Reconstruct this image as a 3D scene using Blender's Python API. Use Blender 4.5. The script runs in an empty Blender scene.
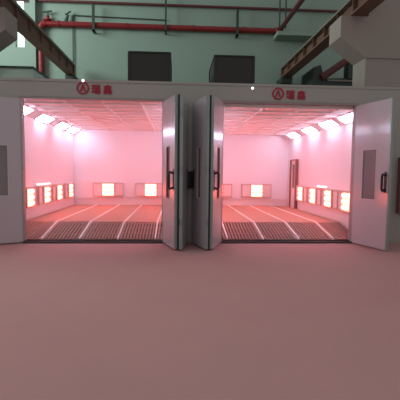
import bpy, bmesh, math
from mathutils import Vector, Matrix

scene = bpy.context.scene
col = scene.collection
PI = math.pi

# ------------------------------------------------------------------ helpers
def srgb(r, g, b):
    def f(c):
        c /= 255.0
        return c / 12.92 if c <= 0.04045 else ((c + 0.055) / 1.055) ** 2.4
    return (f(r), f(g), f(b), 1.0)

MATS = {}
def mat(name, color, rough=0.5, metal=0.0, emit=None, strength=0.0, noise=0.0, nscale=3.0, bump=0.0, bscale=40.0,
        coat=0.0, spec=0.5):
    m = bpy.data.materials.new(name)
    m.use_nodes = True
    nt = m.node_tree
    b = nt.nodes['Principled BSDF']
    b.inputs['Base Color'].default_value = color
    b.inputs['Roughness'].default_value = rough
    b.inputs['Metallic'].default_value = metal
    b.inputs['Coat Weight'].default_value = coat
    b.inputs['Coat Roughness'].default_value = 0.06
    b.inputs['Specular IOR Level'].default_value = spec
    if emit is not None:
        b.inputs['Emission Color'].default_value = emit
        b.inputs['Emission Strength'].default_value = strength
    if noise > 0 or bump > 0:
        tc = nt.nodes.new('ShaderNodeTexCoord')
    if noise > 0:
        n = nt.nodes.new('ShaderNodeTexNoise')
        n.inputs['Scale'].default_value = nscale
        n.inputs['Detail'].default_value = 5
        nt.links.new(tc.outputs['Object'], n.inputs['Vector'])
        mx = nt.nodes.new('ShaderNodeMix')
        mx.data_type = 'RGBA'
        mx.inputs[6].default_value = tuple(c * (1 - noise) for c in color[:3]) + (1,)
        mx.inputs[7].default_value = tuple(min(1, c * (1 + noise)) for c in color[:3]) + (1,)
        nt.links.new(n.outputs['Fac'], mx.inputs[0])
        nt.links.new(mx.outputs[2], b.inputs['Base Color'])
    if bump > 0:
        n2 = nt.nodes.new('ShaderNodeTexNoise')
        n2.inputs['Scale'].default_value = bscale
        nt.links.new(tc.outputs['Object'], n2.inputs['Vector'])
        bp = nt.nodes.new('ShaderNodeBump')
        bp.inputs['Strength'].default_value = bump
        nt.links.new(n2.outputs['Fac'], bp.inputs['Height'])
        nt.links.new(bp.outputs['Normal'], b.inputs['Normal'])
    MATS[name] = m
    return m

class MB:
    """collects shapes and links them as ONE mesh object"""
    def __init__(self):
        self.bm = bmesh.new()
    def box(self, x0, x1, y0, y1, z0, z1):
        vs = [self.bm.verts.new((x, y, z)) for x in (x0, x1) for y in (y0, y1) for z in (z0, z1)]
        for f in ((0, 1, 3, 2), (4, 6, 7, 5), (0, 4, 5, 1), (2, 3, 7, 6), (0, 2, 6, 4), (1, 5, 7, 3)):
            self.bm.faces.new([vs[i] for i in f])
        return self
    def prism(self, pts, axis, a0, a1):
        """polygon pts (2D) extruded along axis 'x','y' or 'z' from a0 to a1"""
        def P(p, a):
            return {'x': (a, p[0], p[1]), 'y': (p[0], a, p[1]), 'z': (p[0], p[1], a)}[axis]
        A = [self.bm.verts.new(P(p, a0)) for p in pts]
        B = [self.bm.verts.new(P(p, a1)) for p in pts]
        n = len(pts)
        self.bm.faces.new(A); self.bm.faces.new(B[::-1])
        for i in range(n):
            j = (i + 1) % n
            self.bm.faces.new((A[i], A[j], B[j], B[i]))
        return self
    def tube(self, pts, r, seg=10):
        pts = [Vector(p) for p in pts]
        rings = []
        for i, p in enumerate(pts):
            a = pts[max(0, i - 1)]; b = pts[min(len(pts) - 1, i + 1)]
            d = (b - a).normalized()
            up = Vector((0, 0, 1)) if abs(d.z) < 0.9 else Vector((0, 1, 0))
            u = d.cross(up).normalized(); v = d.cross(u).normalized()
            rings.append([self.bm.verts.new(p + u * (r * math.cos(2 * PI * k / seg)) + v * (r * math.sin(2 * PI * k / seg)))
                          for k in range(seg)])
        # keep rings untwisted
        for A, B in zip(rings[:-1], rings[1:]):
            off = min(range(seg), key=lambda o: sum((A[k].co - B[(k + o) % seg].co).length for k in range(0, seg, 3)))
            dirn = 1
            o2 = min(range(seg), key=lambda o: sum((A[k].co - B[(o - k) % seg].co).length for k in range(0, seg, 3)))
            s1 = sum((A[k].co - B[(k + off) % seg].co).length for k in range(seg))
            s2 = sum((A[k].co - B[(o2 - k) % seg].co).length for k in range(seg))
            for k in range(seg):
                k2 = (k + 1) % seg
                if s1 <= s2:
                    q = (A[k], A[k2], B[(k2 + off) % seg], B[(k + off) % seg])
                else:
                    q = (A[k], A[k2], B[(o2 - k2) % seg], B[(o2 - k) % seg])
                self.bm.faces.new(q)
        self.bm.faces.new(rings[0]); self.bm.faces.new(rings[-1][::-1])
        return self
    def frame(self, x0, x1, z0, z1, l, r, b, t, y0, y1):
        """one connected rectangular ring in the xz plane with border widths l r b t, from y0 to y1"""
        o = [(x0, z0), (x1, z0), (x1, z1), (x0, z1)]
        i = [(x0 + l, z0 + b), (x1 - r, z0 + b), (x1 - r, z1 - t), (x0 + l, z1 - t)]
        V = [[self.bm.verts.new((p[0], y, p[1])) for p in ring] for y in (y0, y1) for ring in (o, i)]
        of, if_, ob, ib = V
        for k in range(4):
            j = (k + 1) % 4
            for q in ((of[k], of[j], if_[j], if_[k]), (ob[k], ob[j], ib[j], ib[k]), (of[k], of[j], ob[j], ob[k]), (if_[k], if_[j], ib[j], ib[k])):
                self.bm.faces.new(q)
        return self
    def disc(self, center, axis, r, h, seg=20, r2=None):
        c = Vector(center); ax = Vector(axis).normalized()
        up = Vector((0, 0, 1)) if abs(ax.z) < 0.9 else Vector((0, 1, 0))
        u = ax.cross(up).normalized(); v = ax.cross(u)
        r2 = r if r2 is None else r2
        A = [self.bm.verts.new(c + u * r * math.cos(2 * PI * k / seg) + v * r * math.sin(2 * PI * k / seg)) for k in range(seg)]
        B = [self.bm.verts.new(c + ax * h + u * r2 * math.cos(2 * PI * k / seg) + v * r2 * math.sin(2 * PI * k / seg)) for k in range(seg)]
        self.bm.faces.new(A); self.bm.faces.new(B[::-1])
        for k in range(seg):
            j = (k + 1) % seg
            self.bm.faces.new((A[k], A[j], B[j], B[k]))
        return self
    def build(self, name, m, parent=None, bevel=0.0, smooth=False):
        bmesh.ops.recalc_face_normals(self.bm, faces=self.bm.faces)
        me = bpy.data.meshes.new(name)
        self.bm.to_mesh(me); self.bm.free()
        if smooth:
            for p in me.polygons: p.use_smooth = True
        me.materials.append(MATS[m] if isinstance(m, str) else m)
        o = bpy.data.objects.new(name, me)
        col.objects.link(o)
        if parent is not None: o.parent = parent
        if bevel > 0:
            bv = o.modifiers.new('edge', 'BEVEL'); bv.width = bevel; bv.segments = 2; bv.limit_method = 'ANGLE'
        return o

def tag(o, label=None, cat=None, group=None, kind=None):
    if label: o['label'] = label
    if cat: o['category'] = cat
    if group: o['group'] = group
    if kind: o['kind'] = kind
    return o
def empty(name, loc, rz=0.0):
    o = bpy.data.objects.new(name, None); col.objects.link(o)
    o.empty_display_size = 0.1
    o.location = loc; o.rotation_euler = (0, 0, rz)
    return o
def struct(mb, name, m, label, cat, **k):
    return tag(mb.build(name, m, **k), label, cat, None, 'structure')
def copy_tree(o, parent=None):
    c = o.copy(); col.objects.link(c)
    if parent is not None: c.parent = parent
    for ch in list(o.children): copy_tree(ch, c)
    return c
ORD = ['first', 'second', 'third', 'fourth', 'fifth']

# ------------------------------------------------------------------ materials
mat('hall_floor_paint', srgb(184, 140, 139), 0.8, spec=0.06, noise=0.05, nscale=1.2, bump=0.02, bscale=60)
mat('hall_wall_paint', srgb(134, 150, 141), 0.8, spec=0.2, noise=0.06, nscale=0.6)
mat('facade_paint', srgb(166, 160, 154), 0.32, noise=0.02, nscale=2)
mat('door_paint', srgb(187, 179, 186), 0.16, noise=0.01, nscale=2)
mat('edge_metal', srgb(150, 160, 158), 0.35, 0.3)
mat('booth_wall', srgb(232, 228, 232), 0.22)
mat('booth_ceiling', srgb(240, 228, 226), 0.8, bump=0.1, bscale=30)
mat('ceiling_grid', srgb(240, 238, 238), 0.45)
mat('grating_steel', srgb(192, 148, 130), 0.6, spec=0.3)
mat('ramp_steel_shaded', srgb(160, 124, 114), 0.6, spec=0.3)  # darker grating steel, the ramp's dimmer light put into the colour
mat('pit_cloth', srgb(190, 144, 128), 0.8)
mat('pit_dark', srgb(62, 46, 43), 0.7)
mat('rail_white', srgb(238, 232, 230), 0.4)
mat('sill_dark', srgb(70, 62, 62), 0.5)
mat('frame_grey', srgb(150, 138, 136), 0.4)
mat('pane_dark', srgb(104, 92, 92), 0.05, spec=0.8)
def glass_pane(name, tint, body):
    m = mat(name, body, 0.05, spec=0.9)
    nt = m.node_tree
    tr = nt.nodes.new('ShaderNodeBsdfTransparent'); tr.inputs[0].default_value = tint
    mx = nt.nodes.new('ShaderNodeMixShader'); mx.inputs[0].default_value = 0.75
    nt.links.new(tr.outputs[0], mx.inputs[1]); nt.links.new(nt.nodes['Principled BSDF'].outputs[0], mx.inputs[2])
    nt.links.new(mx.outputs[0], nt.nodes['Material Output'].inputs['Surface'])
glass_pane('pane_glass', (0.75, 0.72, 0.72, 1), srgb(142, 130, 134))
mat('gasket', srgb(140, 96, 84), 0.5)
mat('gasket_pale', srgb(196, 184, 184), 0.4)
mat('gap_shade_black', srgb(34, 35, 37), 0.6)  # black for the shade in the door gap
mat('black_plastic', srgb(22, 16, 18), 0.35)
mat('hinge_steel', srgb(150, 152, 156), 0.3, 0.7)
mat('heater_shell', srgb(205, 180, 174), 0.45)
mat('heater_plate', srgb(226, 214, 214), 0.3)
mat('reflector', srgb(240, 215, 190), 0.25, 0.9)
mat('glow_tube', srgb(255, 220, 200), 0.4, emit=(1.0, 0.125, 0.085, 1), strength=10.2)
mat('diffuser', srgb(255, 255, 255), 0.4, emit=(0.95, 0.91, 1.2, 1), strength=13.5)
mat('light_frame', srgb(225, 222, 225), 0.4)
mat('red_pipe', srgb(120, 18, 24), 0.4)
mat('dark_red_pipe', srgb(84, 34, 34), 0.5)
mat('valve_green', srgb(50, 70, 62), 0.5)
mat('dark_green_steel', srgb(44, 54, 48), 0.6)
mat('concrete', srgb(156, 144, 137), 0.75, noise=0.04, nscale=1.5)
mat('beam_grey', srgb(122, 116, 106), 0.6, noise=0.1, nscale=3)
mat('beam_rust', srgb(106, 76, 62), 0.6, noise=0.15, nscale=3)
mat('charcoal', srgb(48, 42, 40), 0.6, noise=0.05, nscale=3)
mat('charcoal_edge', srgb(34, 40, 38), 0.5)
mat('sheet_metal', srgb(175, 195, 183), 0.5, noise=0.05, nscale=2)
mat('sheet_pale', srgb(190, 205, 205), 0.5)
mat('sign_red', srgb(165, 8, 52), 0.4)
mat('window_light', srgb(235, 255, 245), 0.4, emit=(0.85, 1.0, 0.93, 1), strength=1.4)
mat('white_glow', srgb(255, 255, 255), 0.3, emit=(0.95, 1.0, 1.0, 1), strength=1.6)  # emissive white for the front reflections and the wall strips
mat('cabinet_brown', srgb(140, 92, 90), 0.45)

# ------------------------------------------------------------------ the hall
YF = 8.2                     # front face of the booths
ZT = 2.946                   # top of the openings
ZF = 3.336                   # top of the booth front
YB = 14.25                   # back wall of the booths
ZP = 0.285                   # booth floor level
YR = 9.48                    # top of the ramp
ZC = 2.93                    # booth ceiling
struct(MB().box(-14, 14, -5, 16.2, -0.15, 0), 'floor', 'hall_floor_paint', 'dusky rose painted concrete floor of the hall', 'floor')
hw = MB().box(-14, -6.26, 16, 16.3, 0, 11).box(-5.92, 14, 16, 16.3, 0, 11).box(-6.26, -5.92, 16, 16.3, 0, 6.25).box(-6.26, -5.92, 16, 16.3, 9.4, 11)
struct(hw, 'wall_back', 'hall_wall_paint', 'pale green hall wall high up behind the booths', 'wall')
w = empty('window_1', (-6.09, 16.05, 6.25)); tag(w, 'tall narrow bright window in the green hall wall', 'window', kind='structure')
MB().box(-0.17, 0.17, 0.12, 0.15, 0, 3.15).build('window_pane', 'window_light', w)
wf = MB().box(-0.17, -0.14, 0, 0.12, 0, 3.15).box(0.14, 0.17, 0, 0.12, 0, 3.15).box(-0.14, 0.14, 0, 0.12, 0, 0.04)
for z in (0.8, 1.6, 2.4): wf.box(-0.14, 0.14, 0.06, 0.12, z, z + 0.03)
wf.build('window_frame', 'sheet_metal', w)
# pilaster on the hall wall
struct(MB().box(-5.62, -5.42, 15.75, 16.0, 0, 11), 'trim_1', 'hall_wall_paint', 'green pilaster on the hall wall beside the vertical red pipe', 'pilaster')

# columns with corbels
def column(xi, xc, y0, y1, zt, flip, label):
    s = -1 if flip else 1
    zc = zt - 0.48
    pts = [(xc, zt), (xc, zc), (xc + 0.64 * s, zc - 0.47), (xc + 0.64 * s, 0), (xc + 1.6 * s, 0), (xc + 1.6 * s, 8.8), (xc + 0.66 * s, 8.8), (xc + 0.66 * s, zt)]
    o = MB().prism(pts, 'y', y0, y1)
    o.prism([(xc, zt), (xc, zc), (xc + 0.64 * s, zc - 0.47), (xc + 1.6 * s, zc - 0.47), (xc + 1.6 * s, 8.8), (xc + 0.66 * s, 8.8), (xc + 0.66 * s, zt)], 'y', y0 - 0.03, y0)
    return struct(o, 'hall_column', 'concrete', label, 'column')
column(0, 3.84, 9.3, 9.97, 5.2, False, 'pinkish grey concrete column with corbel rising behind the booth with narrow side door')
column(0, -3.81, 9.2, 9.85, 5.08, True, 'grey concrete column corbel jutting in at the top corner near the bright window')

# crane runway beams
def crane_beam(x0, x1, zb, zt, flip, label):
    e = empty('crane_beam', ((x0 + x1) / 2, 12, zb))
    tag(e, label, 'beam', 'sloping looking crane beams above the booths')
    hw_ = (x1 - x0) / 2; h = zt - zb; L0, L1 = -5.0, 3.55
    MB().box(-hw_, hw_, L0, L1, h - 0.05, h).build('top_flange', 'beam_grey', e)
    MB().box(-hw_, hw_, L0, L1, 0, 0.05).build('bottom_flange', 'beam_rust', e)
    MB().box(-0.05, 0.05, L0, L1, 0.05, h - 0.05).build('web', 'beam_rust', e)
    st = MB()
    y = L0 + 0.4
    while y < L1:
        st.box(-hw_ + 0.02, -0.05, y, y + 0.03, 0.05, h - 0.05).box(0.05, hw_ - 0.02, y, y + 0.03, 0.05, h - 0.05); y += 0.9
    st.build('stiffener', 'beam_rust', e)
    MB().box(-0.06, 0.06, L0, L1, h, h + 0.09).build('rail', 'beam_grey', e)
    MB().box(-hw_ - 0.03, hw_ + 0.03, L1 - 0.35, L1 + 0.42, -0.22, 0).build('end_bracket', 'dark_green_steel', e)
crane_beam(4.06, 4.42, 5.2, 5.62, False, 'rusty crane beam running back from the concrete column with corbel')
crane_beam(-4.14, -3.88, 5.08, 5.52, True, 'brown grey crane beam crossing in front of the vertical red pipe')

# red fire pipe
fp = empty('fire_pipe', (-5.25, 15.85, 3.3))
tag(fp, 'thick red fire pipe with valve running along the green hall wall', 'pipe')
def elbow(c, a, b, r, n=6):
    c, a, b = Vector(c), Vector(a), Vector(b)
    return [c + a * r * (1 - math.sin(t)) + b * r * (1 - math.cos(t)) for t in [PI / 2 * k / n for k in range(n + 1)]]
O = Vector((-5.25, 15.85, 3.3))
def rel(ps): return [Vector(p) - O for p in ps]
e1 = elbow((-5.25, 15.85, 7.13), (0, 0, -1), (1, 0, 0), 0.2)
e2 = elbow((4.05, 15.85, 7.13), (-1, 0, 0), (0, -1, 0), 0.2)
MB().tube(rel([(-5.25, 15.85, 3.3), e1[0]]), 0.105, 14).build('riser', 'red_pipe', fp, smooth=False)
MB().tube(rel(e1), 0.125, 14).build('elbow', 'red_pipe', fp)
MB().tube(rel([e1[-1], e2[0]]), 0.105, 14).build('main_run', 'red_pipe', fp)
MB().tube(rel(e2), 0.125, 14).build('elbow', 'red_pipe', fp)
MB().tube(rel([e2[-1], (4.05, 9.0, 7.13)]), 0.085, 14).build('branch_run', 'dark_red_pipe', fp)
for x in (-4.6, -2.0, 0.6, 2.6): MB().disc(Vector((x, 15.85, 7.13)) - O, (1, 0, 0), 0.125, 0.07).build('coupling', 'red_pipe', fp)
v = MB().disc(Vector((-4.98, 15.85, 7.22)) - O, (0, 0, 1), 0.1, 0.2, r2=0.06).disc(Vector((-4.98, 15.85, 7.25)) - O, (0, 0, 1), 0.15, 0.05).build('valve', 'red_pipe', fp)
MB().tube([Vector((-4.98, 15.85, 7.42)) - O, Vector((-4.98, 15.85, 7.56)) - O], 0.03).tube([Vector((-5.17, 15.85, 7.55)) - O, Vector((-4.82, 15.85, 7.60)) - O], 0.035).build('valve_handle', 'valve_green', v)
v2 = MB().disc(Vector((-4.3, 15.85, 7.2)) - O, (0.3, 0, 1), 0.08, 0.3, r2=0.04).tube([Vector((-4.32, 15.85, 7.48)) - O, Vector((-4.1, 15.85, 7.62)) - O], 0.03).build('air_vent', 'valve_green', fp)
for x, z1, z0, r in ((-3.22, 7.85, 6.85, 0.05), (-0.45, 8.6, 6.9, 0.035), (2.35, 7.85, 6.85, 0.05)):
    MB().box(x - r - O.x, x + r - O.x, 15.68 - O.y, 15.73 - O.y, z0 - O.z, z1 - O.z).box(x - r - O.x, x + r - O.x, 15.68 - O.y, 16.0 - O.y, z0 - O.z, z0 + 0.05 - O.z).build('pipe_hanger', 'dark_green_steel', fp)
for x in (3.98, 4.22):
    MB().tube([Vector((x, 15.55, 7.15)) - O, Vector((x, 15.55, 9.2)) - O], 0.03).build('hanger_rod', 'dark_green_steel', fp)

tag(MB().tube([(-6.5, 15.9, 8.0), (9, 15.9, 8.0)], 0.05, 10).build('sprinkler_pipe', 'dark_red_pipe'), 'thin dark red pipe running level above the thick red fire pipe', 'pipe')
tag(MB().tube([(-4.06, 15.95, 3.34), (-4.06, 15.95, 7.5), (-4.06, 15.95, 7.51), (-0.45, 15.95, 7.45)], 0.022, 8).build('wall_conduit', 'dark_green_steel'), 'thin dark conduit bending along the hall wall below the sprinkler pipe', 'conduit')
tag(MB().box(3.85, 5.5, 15.3, 15.98, 6.80, 6.96).build('air_duct', 'hall_wall_paint', bevel=0.02), 'short pale flat duct at the end of the thick red fire pipe', 'duct')
dk = empty('duct_housing', (5.75, 14.6, 0)); tag(dk, 'dark steel housing behind the booths beneath the column corbel', 'housing')
MB().prism([(-0.72, 0), (-0.72, 5.4), (-0.45, 5.5), (-0.3, 5.0), (1.6, 5.1), (1.6, 0)], 'y', -0.1, 1.3).build('housing_shell', 'dark_green_steel', dk)
MB().box(-0.2, 1.5, -0.16, -0.1, 4.62, 4.70).box(-0.2, 1.5, -0.16, -0.1, 4.9, 4.96).build('ledge', 'beam_grey', dk)

MB().tube([(-0.42, -0.12, 5.02), (0.75, -0.2, 5.85)], 0.13, 12).build('sloping_pipe', 'dark_red_pipe', dk)
MB().box(0.55, 0.75, -0.2, 0.2, 5.0, 5.75).build('pipe_support', 'dark_green_steel', dk)

# ------------------------------------------------------------------ booth shell
LX0, LX1, RX0, RX1 = -3.125, -0.2935, 0.966, 3.785           # openings
BL = (-3.64, 0.36); BR = (0.56, 4.10)                          # interiors
FT = 0.12
f = MB()
f.box(-4.1, LX0, YF, YF + FT, 0, ZF).box(LX1, RX0, YF, YF + FT, 0, ZF).box(RX1, 5.4, YF, YF + FT, 0, ZF)
f.box(LX0, LX1, YF, YF + FT, ZT, ZF).box(RX0, RX1, YF, YF + FT, ZT, ZF)
f.box(-5.4, -4.1, YF, YF + FT, 0, ZF)
front = struct(f, 'wall_front', 'facade_paint', 'grey front panel wall of the twin booths around both doorways', 'wall')
MB().box(-5.4, 5.4, YF - 0.012, YF, ZF - 0.05, ZF).build('top_trim', 'facade_paint', front)
def opening_trim(n, x0, x1, label):
    t = MB().frame(x0 - 0.045, x1 + 0.045, 0.0, ZT + 0.04, 0.05, 0.05, 0.045, 0.05, YF - 0.012, YF + FT + 0.01)
    o = struct(t, n, 'frame_grey', label, 'door frame')
    MB().box(x0, x1, YF - 0.06, YF + FT + 0.05, 0.0, 0.045).build('door_sill', 'sill_dark', o)
opening_trim('trim_2', LX0, LX1, 'grey doorway frame of the booth without side door')
opening_trim('trim_3', RX0, RX1, 'grey doorway frame of the booth with narrow side door')

NA = 'booth without side door'; NB = 'booth with narrow side door'
def booth_shell(x0, x1, ZC, who, sx):
    W = 0.1
    suf = '' 
    struct(MB().box(x0 - 0.09, x0, YF + FT, YB + 0.1, 0, 3.20), 'wall_left', 'booth_wall', 'glossy white side wall on the window side inside the ' + who if sx else 'glossy white wall hidden beside the door pair of the ' + who, 'wall')
    struct(MB().box(x1, x1 + 0.09, YF + FT, YB + 0.1, 0, 3.20), 'wall_right', 'booth_wall', 'glossy white wall behind the door pair of the ' + who if sx else 'glossy white wall holding the narrow side door of the ' + who, 'wall')
    struct(MB().box(x0, x1, YB, YB + 0.1, 0, 3.20), 'wall_rear', 'booth_wall', 'glossy pink lit end wall of the ' + who, 'wall')
    c = struct(MB().box(x0, x1, YF + FT, YB, ZC, 3.2), 'ceiling', 'booth_ceiling', 'pink lit filter ceiling of the ' + who, 'ceiling')
    g = MB()
    y = YF + FT + 0.35; k = 0
    while y < YB - 0.1:
        g.box(x0 + 0.3, x1 - 0.3, y, y + 0.05, ZC - 0.035, ZC); y += 0.55
    x = x0 + 0.45
    while x < x1 - 0.35:
        g.box(x, x + 0.04, YF + FT, YB, ZC - 0.03, ZC); x += 0.8
    g.build('filter_grid', 'ceiling_grid', c)
    b = MB().prism([(YF + FT, 0), (YF + FT, 0.0), (YR, ZP - 0.055), (YB, ZP - 0.055), (YB, 0)][1:], 'x', x0, x1)
    struct(b, 'floor_base', 'pit_dark', 'dark pit floor under the gratings of the ' + who, 'floor')
    struct(MB().box(x0, x1, YR, YB, ZP - 0.055, ZP - 0.03), 'floor_cloth', 'pit_cloth', 'pinkish filter cloth under the deck gratings of the ' + who, 'floor')
    struct(MB().box(x0, x1, YB - 0.03, YB, 0.50, 0.54).box(x0, x1, YB - 0.012, YB, ZP, 0.50), 'baseboard_rear', 'heater_plate', 'low ledge trim along the end wall of the ' + who, 'baseboard')
    # slanted cornices the light panels sit in
    for sgn, xw in ((1, x0), (-1, x1)):
        pr = MB().prism([(xw, ZC - 0.16), (xw + sgn * 0.27, ZC), (xw, ZC)], 'y', YF + FT, YB)
        struct(pr, 'trim_%s' % ('4' if sgn > 0 else '5'), 'booth_wall', 'slanted white cornice %s of the %s' % ('toward the bright window side' if sgn > 0 else 'toward the concrete column side', who), 'cornice')
ZL, ZRT = 2.96, 2.87
booth_shell(*BL, ZL, NA, True)
booth_shell(*BR, ZRT, NB, False)
struct(MB().box(-5.4, 5.4, YF + FT, YB + 0.1, 3.20, 3.28), 'roof', 'frame_grey', 'flat roof on top of the twin booths', 'roof')

# ------------------------------------------------------------------ floor gratings and rails
def ramp_z(y): return 0.045 + (ZP - 0.045) * (y - (YF + FT)) / (YR - YF - FT)
def grating(xa, xb, ramp, label, group):
    n = max(5, round((xb - xa) / (0.07 if ramp else 0.05)))
    p = (xb - xa) / n
    mb = MB()
    y0, y1 = (YF + FT + 0.06, YR - 0.01) if ramp else (YR + 0.01, YB - 0.02)
    for i in range(n):
        xc = xa + (i + 0.5) * p
        if ramp:
            mb.prism([(y0, ramp_z(y0) - 0.04), (y1, ZP - 0.04), (y1, ZP), (y0, ramp_z(y0))], 'x', xc - 0.0185, xc + 0.0185)
        else:
            mb.box(xc - 0.017, xc + 0.017, y0, y1, ZP - 0.028, ZP)
    m = 3 if ramp else 9
    for k in range(m + 1):
        y = y0 + (y1 - y0 - 0.03) * k / m
        z = ramp_z(y) if ramp else ZP
        mb.box(xa, xb, y, y + 0.03, z - 0.027, z - 0.006)
    o = mb.build('floor_grating', 'ramp_steel_shaded' if ramp else 'grating_steel')
    return tag(o, label, 'grating', group)
def rail(x, label, group):
    e = empty('floor_rail', (x, YF + FT, 0)); tag(e, label, 'rail', group)
    oy = YF + FT
    MB().prism([(0.06, ramp_z(oy + 0.06) - 0.04), (YR - oy, ZP - 0.04), (YR - oy, ZP + 0.012), (0.06, ramp_z(oy + 0.06) + 0.012)], 'x', -0.015, 0.015).build('ramp_strip', 'rail_white', e)
    MB().box(-0.015, 0.015, YR - oy, YB - oy - 0.02, ZP - 0.029, ZP + 0.012).build('deck_strip', 'rail_white', e)
for (x0, x1), rails, who, side in ((BL, (-2.84, -2.05, -1.25, -0.45), NA, 1), (BR, (1.12, 1.91, 2.70, 3.47), NB, 0)):
    edges = [x0] + list(rails) + [x1]
    for i in range(5):
        j = i if side else 4 - i
        xa, xb = edges[i], edges[i + 1]
        xa += 0.03 if i else 0.02; xb -= 0.03 if i < 4 else 0.02
        grating(xa, xb, True, '%s sloping ramp grating from the outer heater wall, %s' % (ORD[j], who), 'ramp gratings at the booth doorways')
        grating(xa, xb, False, '%s flat steel deck grating from the outer heater wall, %s' % (ORD[j], who), 'deck gratings inside the booths')
    for i, x in enumerate(rails):
        j = i if side else 3 - i
        rail(x, '%s thin white floor strip from the outer heater wall, %s' % (ORD[j], who), 'white floor strips between gratings')

# ------------------------------------------------------------------ slanted light panels
def ceiling_light(x, y, z, sgn, label):
    """x,z: middle of the slanted cornice face; sgn +1 on a wall at low x"""
    e = empty('ceiling_light', (x, y, z)); tag(e, label, 'light', 'slanted light panels along the booth ceilings')
    a = math.atan2(0.16, 0.27)
    e.rotation_euler = (0, -sgn * a if sgn > 0 else a, 0)
    # local: x along the slope, y along the wall, z normal
    s = -1
    MB().box(-0.135, 0.135, -0.47, 0.47, s * 0.022, s * 0.002).build('light_frame', 'light_frame', e)
    MB().box(-0.112, 0.112, -0.43, 0.43, s * 0.03, s * 0.022).build('diffuser', 'diffuser', e)
zl, zr = ZL - 0.08, ZRT - 0.08
for k, y in enumerate((9.2, 10.78, 12.4, 13.6)):
    ceiling_light(BL[0] + 0.135, y, zl, 1, '%s slanted light panel from the doorway, outer wall of %s' % (ORD[k], NA))
for k, y in enumerate((8.88, 10.14, 11.6, 13.2)):
    ceiling_light(BR[1] - 0.135, y, zr, -1, '%s slanted light panel from the doorway, outer wall of %s' % (ORD[k], NB))
for k, y in enumerate((8.9, 10.14, 11.6, 13.2)):
    ceiling_light(BL[1] - 0.135, y, zl, -1, '%s slanted light panel from the doorway behind the folding doors, %s' % (ORD[k], NA))
    ceiling_light(BR[0] + 0.135, y, zr, 1, '%s slanted light panel from the doorway behind the folding doors, %s' % (ORD[k], NB))

# ------------------------------------------------------------------ infrared heaters
def make_heater():
    e = empty('infrared_heater', (0, 0, 0))
    W, H = 0.545, 0.5
    MB().frame(-W, W, 0, H, 0.012, 0.012, 0.035, 0.035, -0.10, 0).build('housing', 'heater_shell', e)
    MB().box(-W + 0.012, W - 0.012, -0.02, -0.002, 0.035, H - 0.035).build('back_plate', 'heater_shell', e)
    for s in (-1, 1):
        x0, x1 = sorted((s * 0.222, s * (W - 0.012)))
        MB().box(x0 + 0.016, x1 - 0.016, -0.085, -0.02, 0.05, H - 0.05).build('side_plate', 'heater_plate', e, bevel=0.006)
        MB().frame(x0, x1, 0.035, H - 0.035, 0.016, 0.016, 0.015, 0.015, -0.097, -0.02).build('side_frame', 'heater_shell', e)
    MB().frame(-0.222, 0.222, 0.02, H - 0.02, 0.018, 0.018, 0.018, 0.018, -0.13, -0.02).build('lamp_box', 'heater_shell', e)
    MB().box(-0.204, 0.204, -0.035, -0.02, 0.038, H - 0.038).build('reflector', 'reflector', e)
    for k in range(3):
        z = 0.105 + 0.145 * k
        MB().tube([(-0.196, -0.092, z), (0.196, -0.092, z)], 0.06, 12).build('glow_tube', 'glow_tube', e)
    return e
proto = make_heater()
first = [True]
def heater(x, y, rz, label, z=0.585):
    o = proto if first[0] else copy_tree(proto)
    first[0] = False
    o.location = (x, y, z); o.rotation_euler = (0, 0, rz)
    tag(o, label, 'heater', 'three lamp infrared heaters on the booth walls')
# local -y faces the room
for k, y in enumerate((9.69, 10.90, 12.05, 13.32)):
    heater(BL[0], y, PI / 2, '%s glowing heater from the doorway on the outer side wall, %s' % (ORD[k], NA))
for k, y in enumerate((8.96, 10.06, 11.2, 12.36)):
    heater(BR[1], y, -PI / 2, '%s glowing heater from the doorway on the outer side wall, %s' % (ORD[k], NB))
heater(-2.43, YB, 0, 'glowing end wall heater nearer the side heaters in the ' + NA)
heater(-0.92, YB, 0, 'glowing end wall heater beside the folding doors of the ' + NA)
heater(2.93, YB, 0, 'glowing end wall heater nearer the side heaters in the ' + NB)
heater(1.48, YB, 0, 'end wall heater mostly hidden by the folding door of the ' + NB)
for k, y in enumerate((9.1, 10.4, 11.7, 13.1)):
    heater(BL[1], y, -PI / 2, '%s wall heater from the doorway behind the folding doors, %s' % (ORD[k], NA))
    heater(BR[0], y, PI / 2, '%s wall heater from the doorway behind the folding doors, %s' % (ORD[k], NB))

def strip(x, y0, y1, z, sx, label):  # thin white emissive bar on a pale base above the heaters
    e = empty('glowing_strip', (x, (y0 + y1) / 2, z)); tag(e, label, 'reflection', 'thin white strips above the side wall heaters')
    h = (y1 - y0) / 2
    a, b = sorted((0, sx * 0.03)); MB().box(a, b, -h, h, -0.02, 0.025).build('strip_base', 'light_frame', e)
    a, b = sorted((sx * 0.03, sx * 0.05)); MB().box(a, b, -h + 0.02, h - 0.02, -0.015, 0.015).build('glow_tube', 'white_glow', e)
strip(BL[0], 10.35, 11.45, 1.125, 1, 'thin white lit strip above the second side wall heater, ' + NA)
strip(BR[1], 10.35, 11.1, 1.125, -1, 'thin white lit strip above the middle side wall heaters, ' + NB)

# narrow side door in the booth wall
d5 = empty('door_5', (BR[1], 13.38, ZP)); tag(d5, 'narrow dark framed service door in the side wall beside the end wall', 'door', kind='structure')
MB().box(-0.05, 0, -0.27, 0.27, 0, 1.64).build('door_panel', 'heater_plate', d5)
MB().box(-0.09, 0, -0.36, -0.27, 0, 1.68).box(-0.09, 0, 0.27, 0.36, 0, 1.68).box(-0.09, 0, -0.27, 0.27, 1.64, 1.68).build('door_frame', 'gasket', d5)
MB().box(-0.062, -0.05, -0.1, 0.1, 0.7, 1.5).build('window_pane', 'pane_dark', d5)

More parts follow.
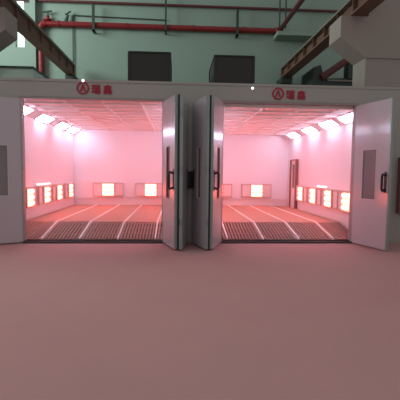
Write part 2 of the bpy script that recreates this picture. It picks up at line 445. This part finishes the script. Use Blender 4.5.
# ------------------------------------------------------------------ door leaves
def leaf(n, p0, p1, s, hand, label, win, gas='gasket', gap_strip=0, cat='door'):
    """leaf hinged at p0, free edge p1; body thickness on local s*y; visible face is y=0"""
    dx, dy = p1[0] - p0[0], p1[1] - p0[1]
    L = math.hypot(dx, dy)
    e = empty('door_%d' % n, (p0[0], p0[1], 0.0), math.atan2(dy, dx)); tag(e, label, cat, kind='structure')
    T = 0.055 * s
    z0, z1 = 0.03, 2.925
    wa, wb, wz0, wz1 = win[0], win[1], 0.97, 2.0
    def B(mb, xa, xb, ya, yb, za, zb):
        ya, yb = sorted((ya, yb)); return mb.box(xa, xb, ya, yb, za, zb)
    y0, y1 = sorted((0, T))
    if win[1] > win[0]:
        MB().frame(0.03, L - 0.03, z0, z1, wa - 0.03, L - 0.03 - wb, wz0 - z0, z1 - wz1, y0, y1).build('leaf_panel', 'door_paint', e)
        m = MB(); B(m, wa, wb, T * 0.35, T * 0.6, wz0, wz1)
        m.build('window_pane', 'pane_glass', e)
        ya, yb = sorted((-0.004 * s, T + 0.004 * s))
        MB().frame(wa, wb, wz0, wz1, 0.02, 0.02, 0.02, 0.02, ya, yb).build('window_gasket', gas, e)
    else:
        MB().box(0.03, L - 0.03, y0, y1, z0, z1).build('leaf_panel', 'door_paint', e)
    for (a, b) in ((0.0, 0.03), (L - 0.03, L)):
        m = MB(); B(m, a, b, -0.003 * s, T, z0, z1)
        m.build('edge_channel', 'edge_metal', e)
    if gap_strip:
        xs = 0.0 if gap_strip < 0 else L - 0.03
        m = MB(); B(m, xs + 0.004, xs + 0.026, T, T + 0.035 * s, z0, z1)  # black strip added to darken the gap between the folded leaves
        m.build('gap_shade_strip', 'gap_shade_black', e)
    # D handle on the visible side
    if hand:
        hx = L - 0.085
        m = MB()
        B(m, hx - 0.028, hx + 0.028, 0, -0.012 * s, 1.14, 1.54)
        m.tube([(hx, -0.006 * s, 1.20), (hx, -0.075 * s, 1.175), (hx, -0.09 * s, 1.21), (hx, -0.09 * s, 1.46), (hx, -0.075 * s, 1.495), (hx, -0.006 * s, 1.47)], 0.022, 8)
        m.build('handle', 'black_plastic', e)
    hg = []
    for z in (0.55, 1.55, 2.6):
        MB().tube([(0.0, T * 0.5, z - 0.06), (0.0, T * 0.5, z + 0.06)], 0.024, 10).build('hinge', 'hinge_steel', e)
    return e
yh = YF - 0.03
leaf(1, (-3.11, yh), (-3.97, yh - 0.47), -1, False, 'single door leaf swung wide open against the front wall near the window corner', (0.26, 0.66), 'gasket_pale')
leaf(2, (-0.285, yh), (-0.03, 7.37), 1, True, 'pink lit folding door leaf at the inner edge of the ' + NA, (0.28, 0.50))
leaf(3, (0.112, 7.345), (0.245, 8.13), 1, True, 'shaded windowless folding door leaf turned to the middle gap', (0, 0), gap_strip=-1)
leaf(4, (0.958, yh), (0.69, 7.37), -1, True, 'pink lit folding door leaf at the inner edge of the ' + NB, (0.28, 0.50))
leaf(6, (0.555, 7.345), (0.335, 8.13), -1, True, 'shaded folding door leaf with a slim window turned to the middle gap', (0.30, 0.54), 'gasket_pale', gap_strip=-1)
leaf(7, (3.76, yh), (4.03, 7.22), 1, True, 'wide single door leaf with big window standing open beside the column side', (0.26, 0.66), 'gasket_pale')

# ------------------------------------------------------------------ signs and things on the front
def text_mesh(body, size, name, parent, loc):
    c = bpy.data.curves.new(name, 'FONT'); c.body = body; c.size = size; c.extrude = 0.005
    c.align_x = 'CENTER'; c.align_y = 'CENTER'
    t = bpy.data.objects.new(name + '_tmp', c); col.objects.link(t)
    dg = bpy.context.evaluated_depsgraph_get()
    me0 = bpy.data.meshes.new_from_object(t.evaluated_get(dg))
    bpy.data.objects.remove(t)
    bm = bmesh.new()
    for k, (ox, oy) in enumerate(((0, 0), (0.007, 0), (-0.007, 0), (0, 0.005), (0, -0.005))):
        n0 = len(bm.verts)
        bm.from_mesh(me0); bm.verts.ensure_lookup_table()
        for v in bm.verts[n0:]:
            v.co.x += ox; v.co.y += oy; v.co.z += 0.0004 * k
    me = bpy.data.meshes.new(name); bm.to_mesh(me); bm.free()
    me.materials.append(MATS['sign_red'])
    o = bpy.data.objects.new(name, me); col.objects.link(o); o.parent = parent
    o.location = loc; o.rotation_euler = (PI / 2, 0, 0); o.scale = (0.93, 1, 1)
    return o
def sign(x, z, label):
    e = empty('wall_sign', (x, YF - 0.002, z)); tag(e, label, 'sign', 'red lettered signs over the doorways')
    m = MB(); seg = 28
    ro, ri = (0.125, 0.125), (0.095, 0.095)
    A = []
    for y in (-0.014, 0.0):
        for (a, b) in (ro, ri):
            A.append([m.bm.verts.new((-0.27 + a * math.cos(2 * PI * k / seg), y, b * math.sin(2 * PI * k / seg))) for k in range(seg)])
    fo, fi, bo, bi = A
    for k in range(seg):
        j = (k + 1) % seg
        m.bm.faces.new((fo[k], fo[j], fi[j], fi[k])); m.bm.faces.new((bo[k], bo[j], bi[j], bi[k]))
        m.bm.faces.new((fo[k], fo[j], bo[j], bo[k])); m.bm.faces.new((fi[k], fi[j], bi[j], bi[k]))
    m.build('ring_emblem', 'sign_red', e)
    m = MB().prism([(-0.06, -0.065), (-0.028, -0.065), (0, 0.02), (0.028, -0.065), (0.06, -0.065), (0.018, 0.07), (-0.018, 0.07)], 'y', -0.014, 0)
    o = m.build('emblem_mark', 'sign_red', e); o.location.x = -0.27
    text_mesh('瑞', 0.2, 'character', e, (-0.01, -0.006, -0.03))
    text_mesh('鑫', 0.2, 'character', e, (0.225, -0.006, -0.035))
sign(-1.63, 3.165, 'red ring emblem and two red characters above the doorway, ' + NA)
sign(2.375, 3.145, 'red ring emblem and two red characters above the doorway, ' + NB)
def front_glint(x, z, label):  # glowing discs added for hall lamp reflections on the glossy front
    e = empty('front_glint', (x, YF, z)); tag(e, label, 'reflection', 'small white reflections on the booth front')
    MB().disc((0, -0.03, 0), (0, 1, 0), 0.032, 0.03).build('glint_base', 'light_frame', e)
    MB().disc((0, -0.03, 0), (0, -1, 0), 0.028, 0.03, r2=0.015).build('glint_disc', 'white_glow', e)
front_glint(-1.89, 3.31, 'small bright white reflection just above the ring emblem on the front edge')
front_glint(1.56, 3.24, 'small bright white reflection beneath the dark roof box on the front panel')

cb = empty('control_cabinet', (4.90, YF, 0.65)); tag(cb, 'narrow brown control cabinet on the front wall past the wide door leaf', 'cabinet')
MB().box(-0.14, 0.14, -0.12, 0, 0, 1.21).build('cabinet_body', 'cabinet_brown', cb, bevel=0.008)
MB().box(-0.115, 0.115, -0.13, -0.12, 0.03, 1.18).build('cabinet_door', 'cabinet_brown', cb)

# ------------------------------------------------------------------ things on the roof
ZR = 3.28
def roof_box(x0, x1, y0, y1, z1, label):
    e = empty('air_handling_unit', ((x0 + x1) / 2, (y0 + y1) / 2, ZR)); tag(e, label, 'fan unit', 'dark air units on the booth roof')
    hx, hy, h = (x1 - x0) / 2, (y1 - y0) / 2, z1 - ZR
    MB().box(-hx + 0.02, hx - 0.02, -hy + 0.02, hy - 0.02, 0.06, h - 0.05).build('unit_body', 'charcoal', e)
    MB().box(-hx, hx, -hy, hy, h - 0.05, h).build('top_cover', 'charcoal_edge', e, bevel=0.02)
    MB().box(-hx - 0.02, hx + 0.02, -hy - 0.02, hy + 0.02, 0, 0.06).build('base_flange', 'charcoal_edge', e)
    for sx in (-1, 1):
        for sy in (-1, 1):
            a, b = sorted((sx * hx, sx * (hx - 0.05))); c, d = sorted((sy * hy, sy * (hy - 0.05)))
            MB().box(a, b, c, d, 0.06, h - 0.05).build('corner_post', 'charcoal_edge', e)
roof_box(-1.22, -0.15, 10, 11.6, 4.47, 'dark charcoal air unit on the roof above the ' + NA)
roof_box(0.92, 1.96, 10, 11.6, 4.44, 'dark charcoal air unit on the roof above the ' + NB)
pb = empty('roof_plenum', (-4.1, 10.2, ZR)); tag(pb, 'greenish sheet metal plenum box on the roof beneath the concrete corbel', 'plenum box')
MB().box(-0.8, 0.70, -0.55, 0.85, 0, 0.60).build('plenum_body', 'sheet_metal', pb)
MB().box(-0.82, 0.73, -0.58, 0.88, 0.60, 0.65).build('plenum_lid', 'valve_green', pb)
MB().box(0.70, 0.715, -0.55, 0.85, 0.02, 0.6).build('side_panel', 'sheet_pale', pb)

# ------------------------------------------------------------------ light
wd = bpy.data.worlds.new('World'); scene.world = wd
wd.use_nodes = True
bg = wd.node_tree.nodes['Background']
bg.inputs[0].default_value = (0.97, 1.0, 0.98, 1); bg.inputs[1].default_value = 0.385
def area(name, loc, size, power, color, rot=(0, 0, 0), sy=None):
    l = bpy.data.lights.new(name, 'AREA'); l.energy = power; l.color = color; l.size = size
    if sy: l.shape = 'RECTANGLE'; l.size_y = sy
    o = bpy.data.objects.new(name, l); col.objects.link(o); o.location = loc; o.rotation_euler = rot
    return o
# daylight from a window bay in the side of the hall, high over the booths
area('hall_window_daylight', (-9.5, 11.5, 8), 3.0, 800, (0.84, 1.0, 0.92), (0, -PI / 2 + 0.1, 0), 4.0)

area('left_fill_light', (-6.5, 4.0, 10), 0.6, 80, (0.95, 1.0, 0.98))  # unseen lamp added to brighten the left corbel and booth front

# ------------------------------------------------------------------ camera
cam = bpy.data.cameras.new('camera'); co = bpy.data.objects.new('camera', cam); col.objects.link(co)
yaw, pitch, roll = 0.0607, 0.0715, 0.0111
fwd = Vector((math.sin(yaw) * math.cos(pitch), math.cos(yaw) * math.cos(pitch), -math.sin(pitch)))
r0 = Vector((math.cos(yaw), -math.sin(yaw), 0)); u0 = r0.cross(fwd)
r = r0 * math.cos(roll) + u0 * math.sin(roll); u = -r0 * math.sin(roll) + u0 * math.cos(roll)
co.matrix_world = Matrix(((r.x, u.x, -fwd.x, 0), (r.y, u.y, -fwd.y, 0), (r.z, u.z, -fwd.z, 1.5), (0, 0, 0, 1)))
cam.sensor_width = 36; cam.sensor_fit = 'HORIZONTAL'
cam.lens = 391.78 * 36 / 400
cam.clip_end = 200
scene.camera = co

scene.view_settings.view_transform = 'Standard'
scene.view_settings.look = 'None'
scene.view_settings.gamma = 1
scene.view_settings.exposure = 0
scene.view_settings.use_curve_mapping = False
scene.cycles.diffuse_bounces = 8
scene.cycles.max_bounces = 12
scene.cycles.use_denoising = True
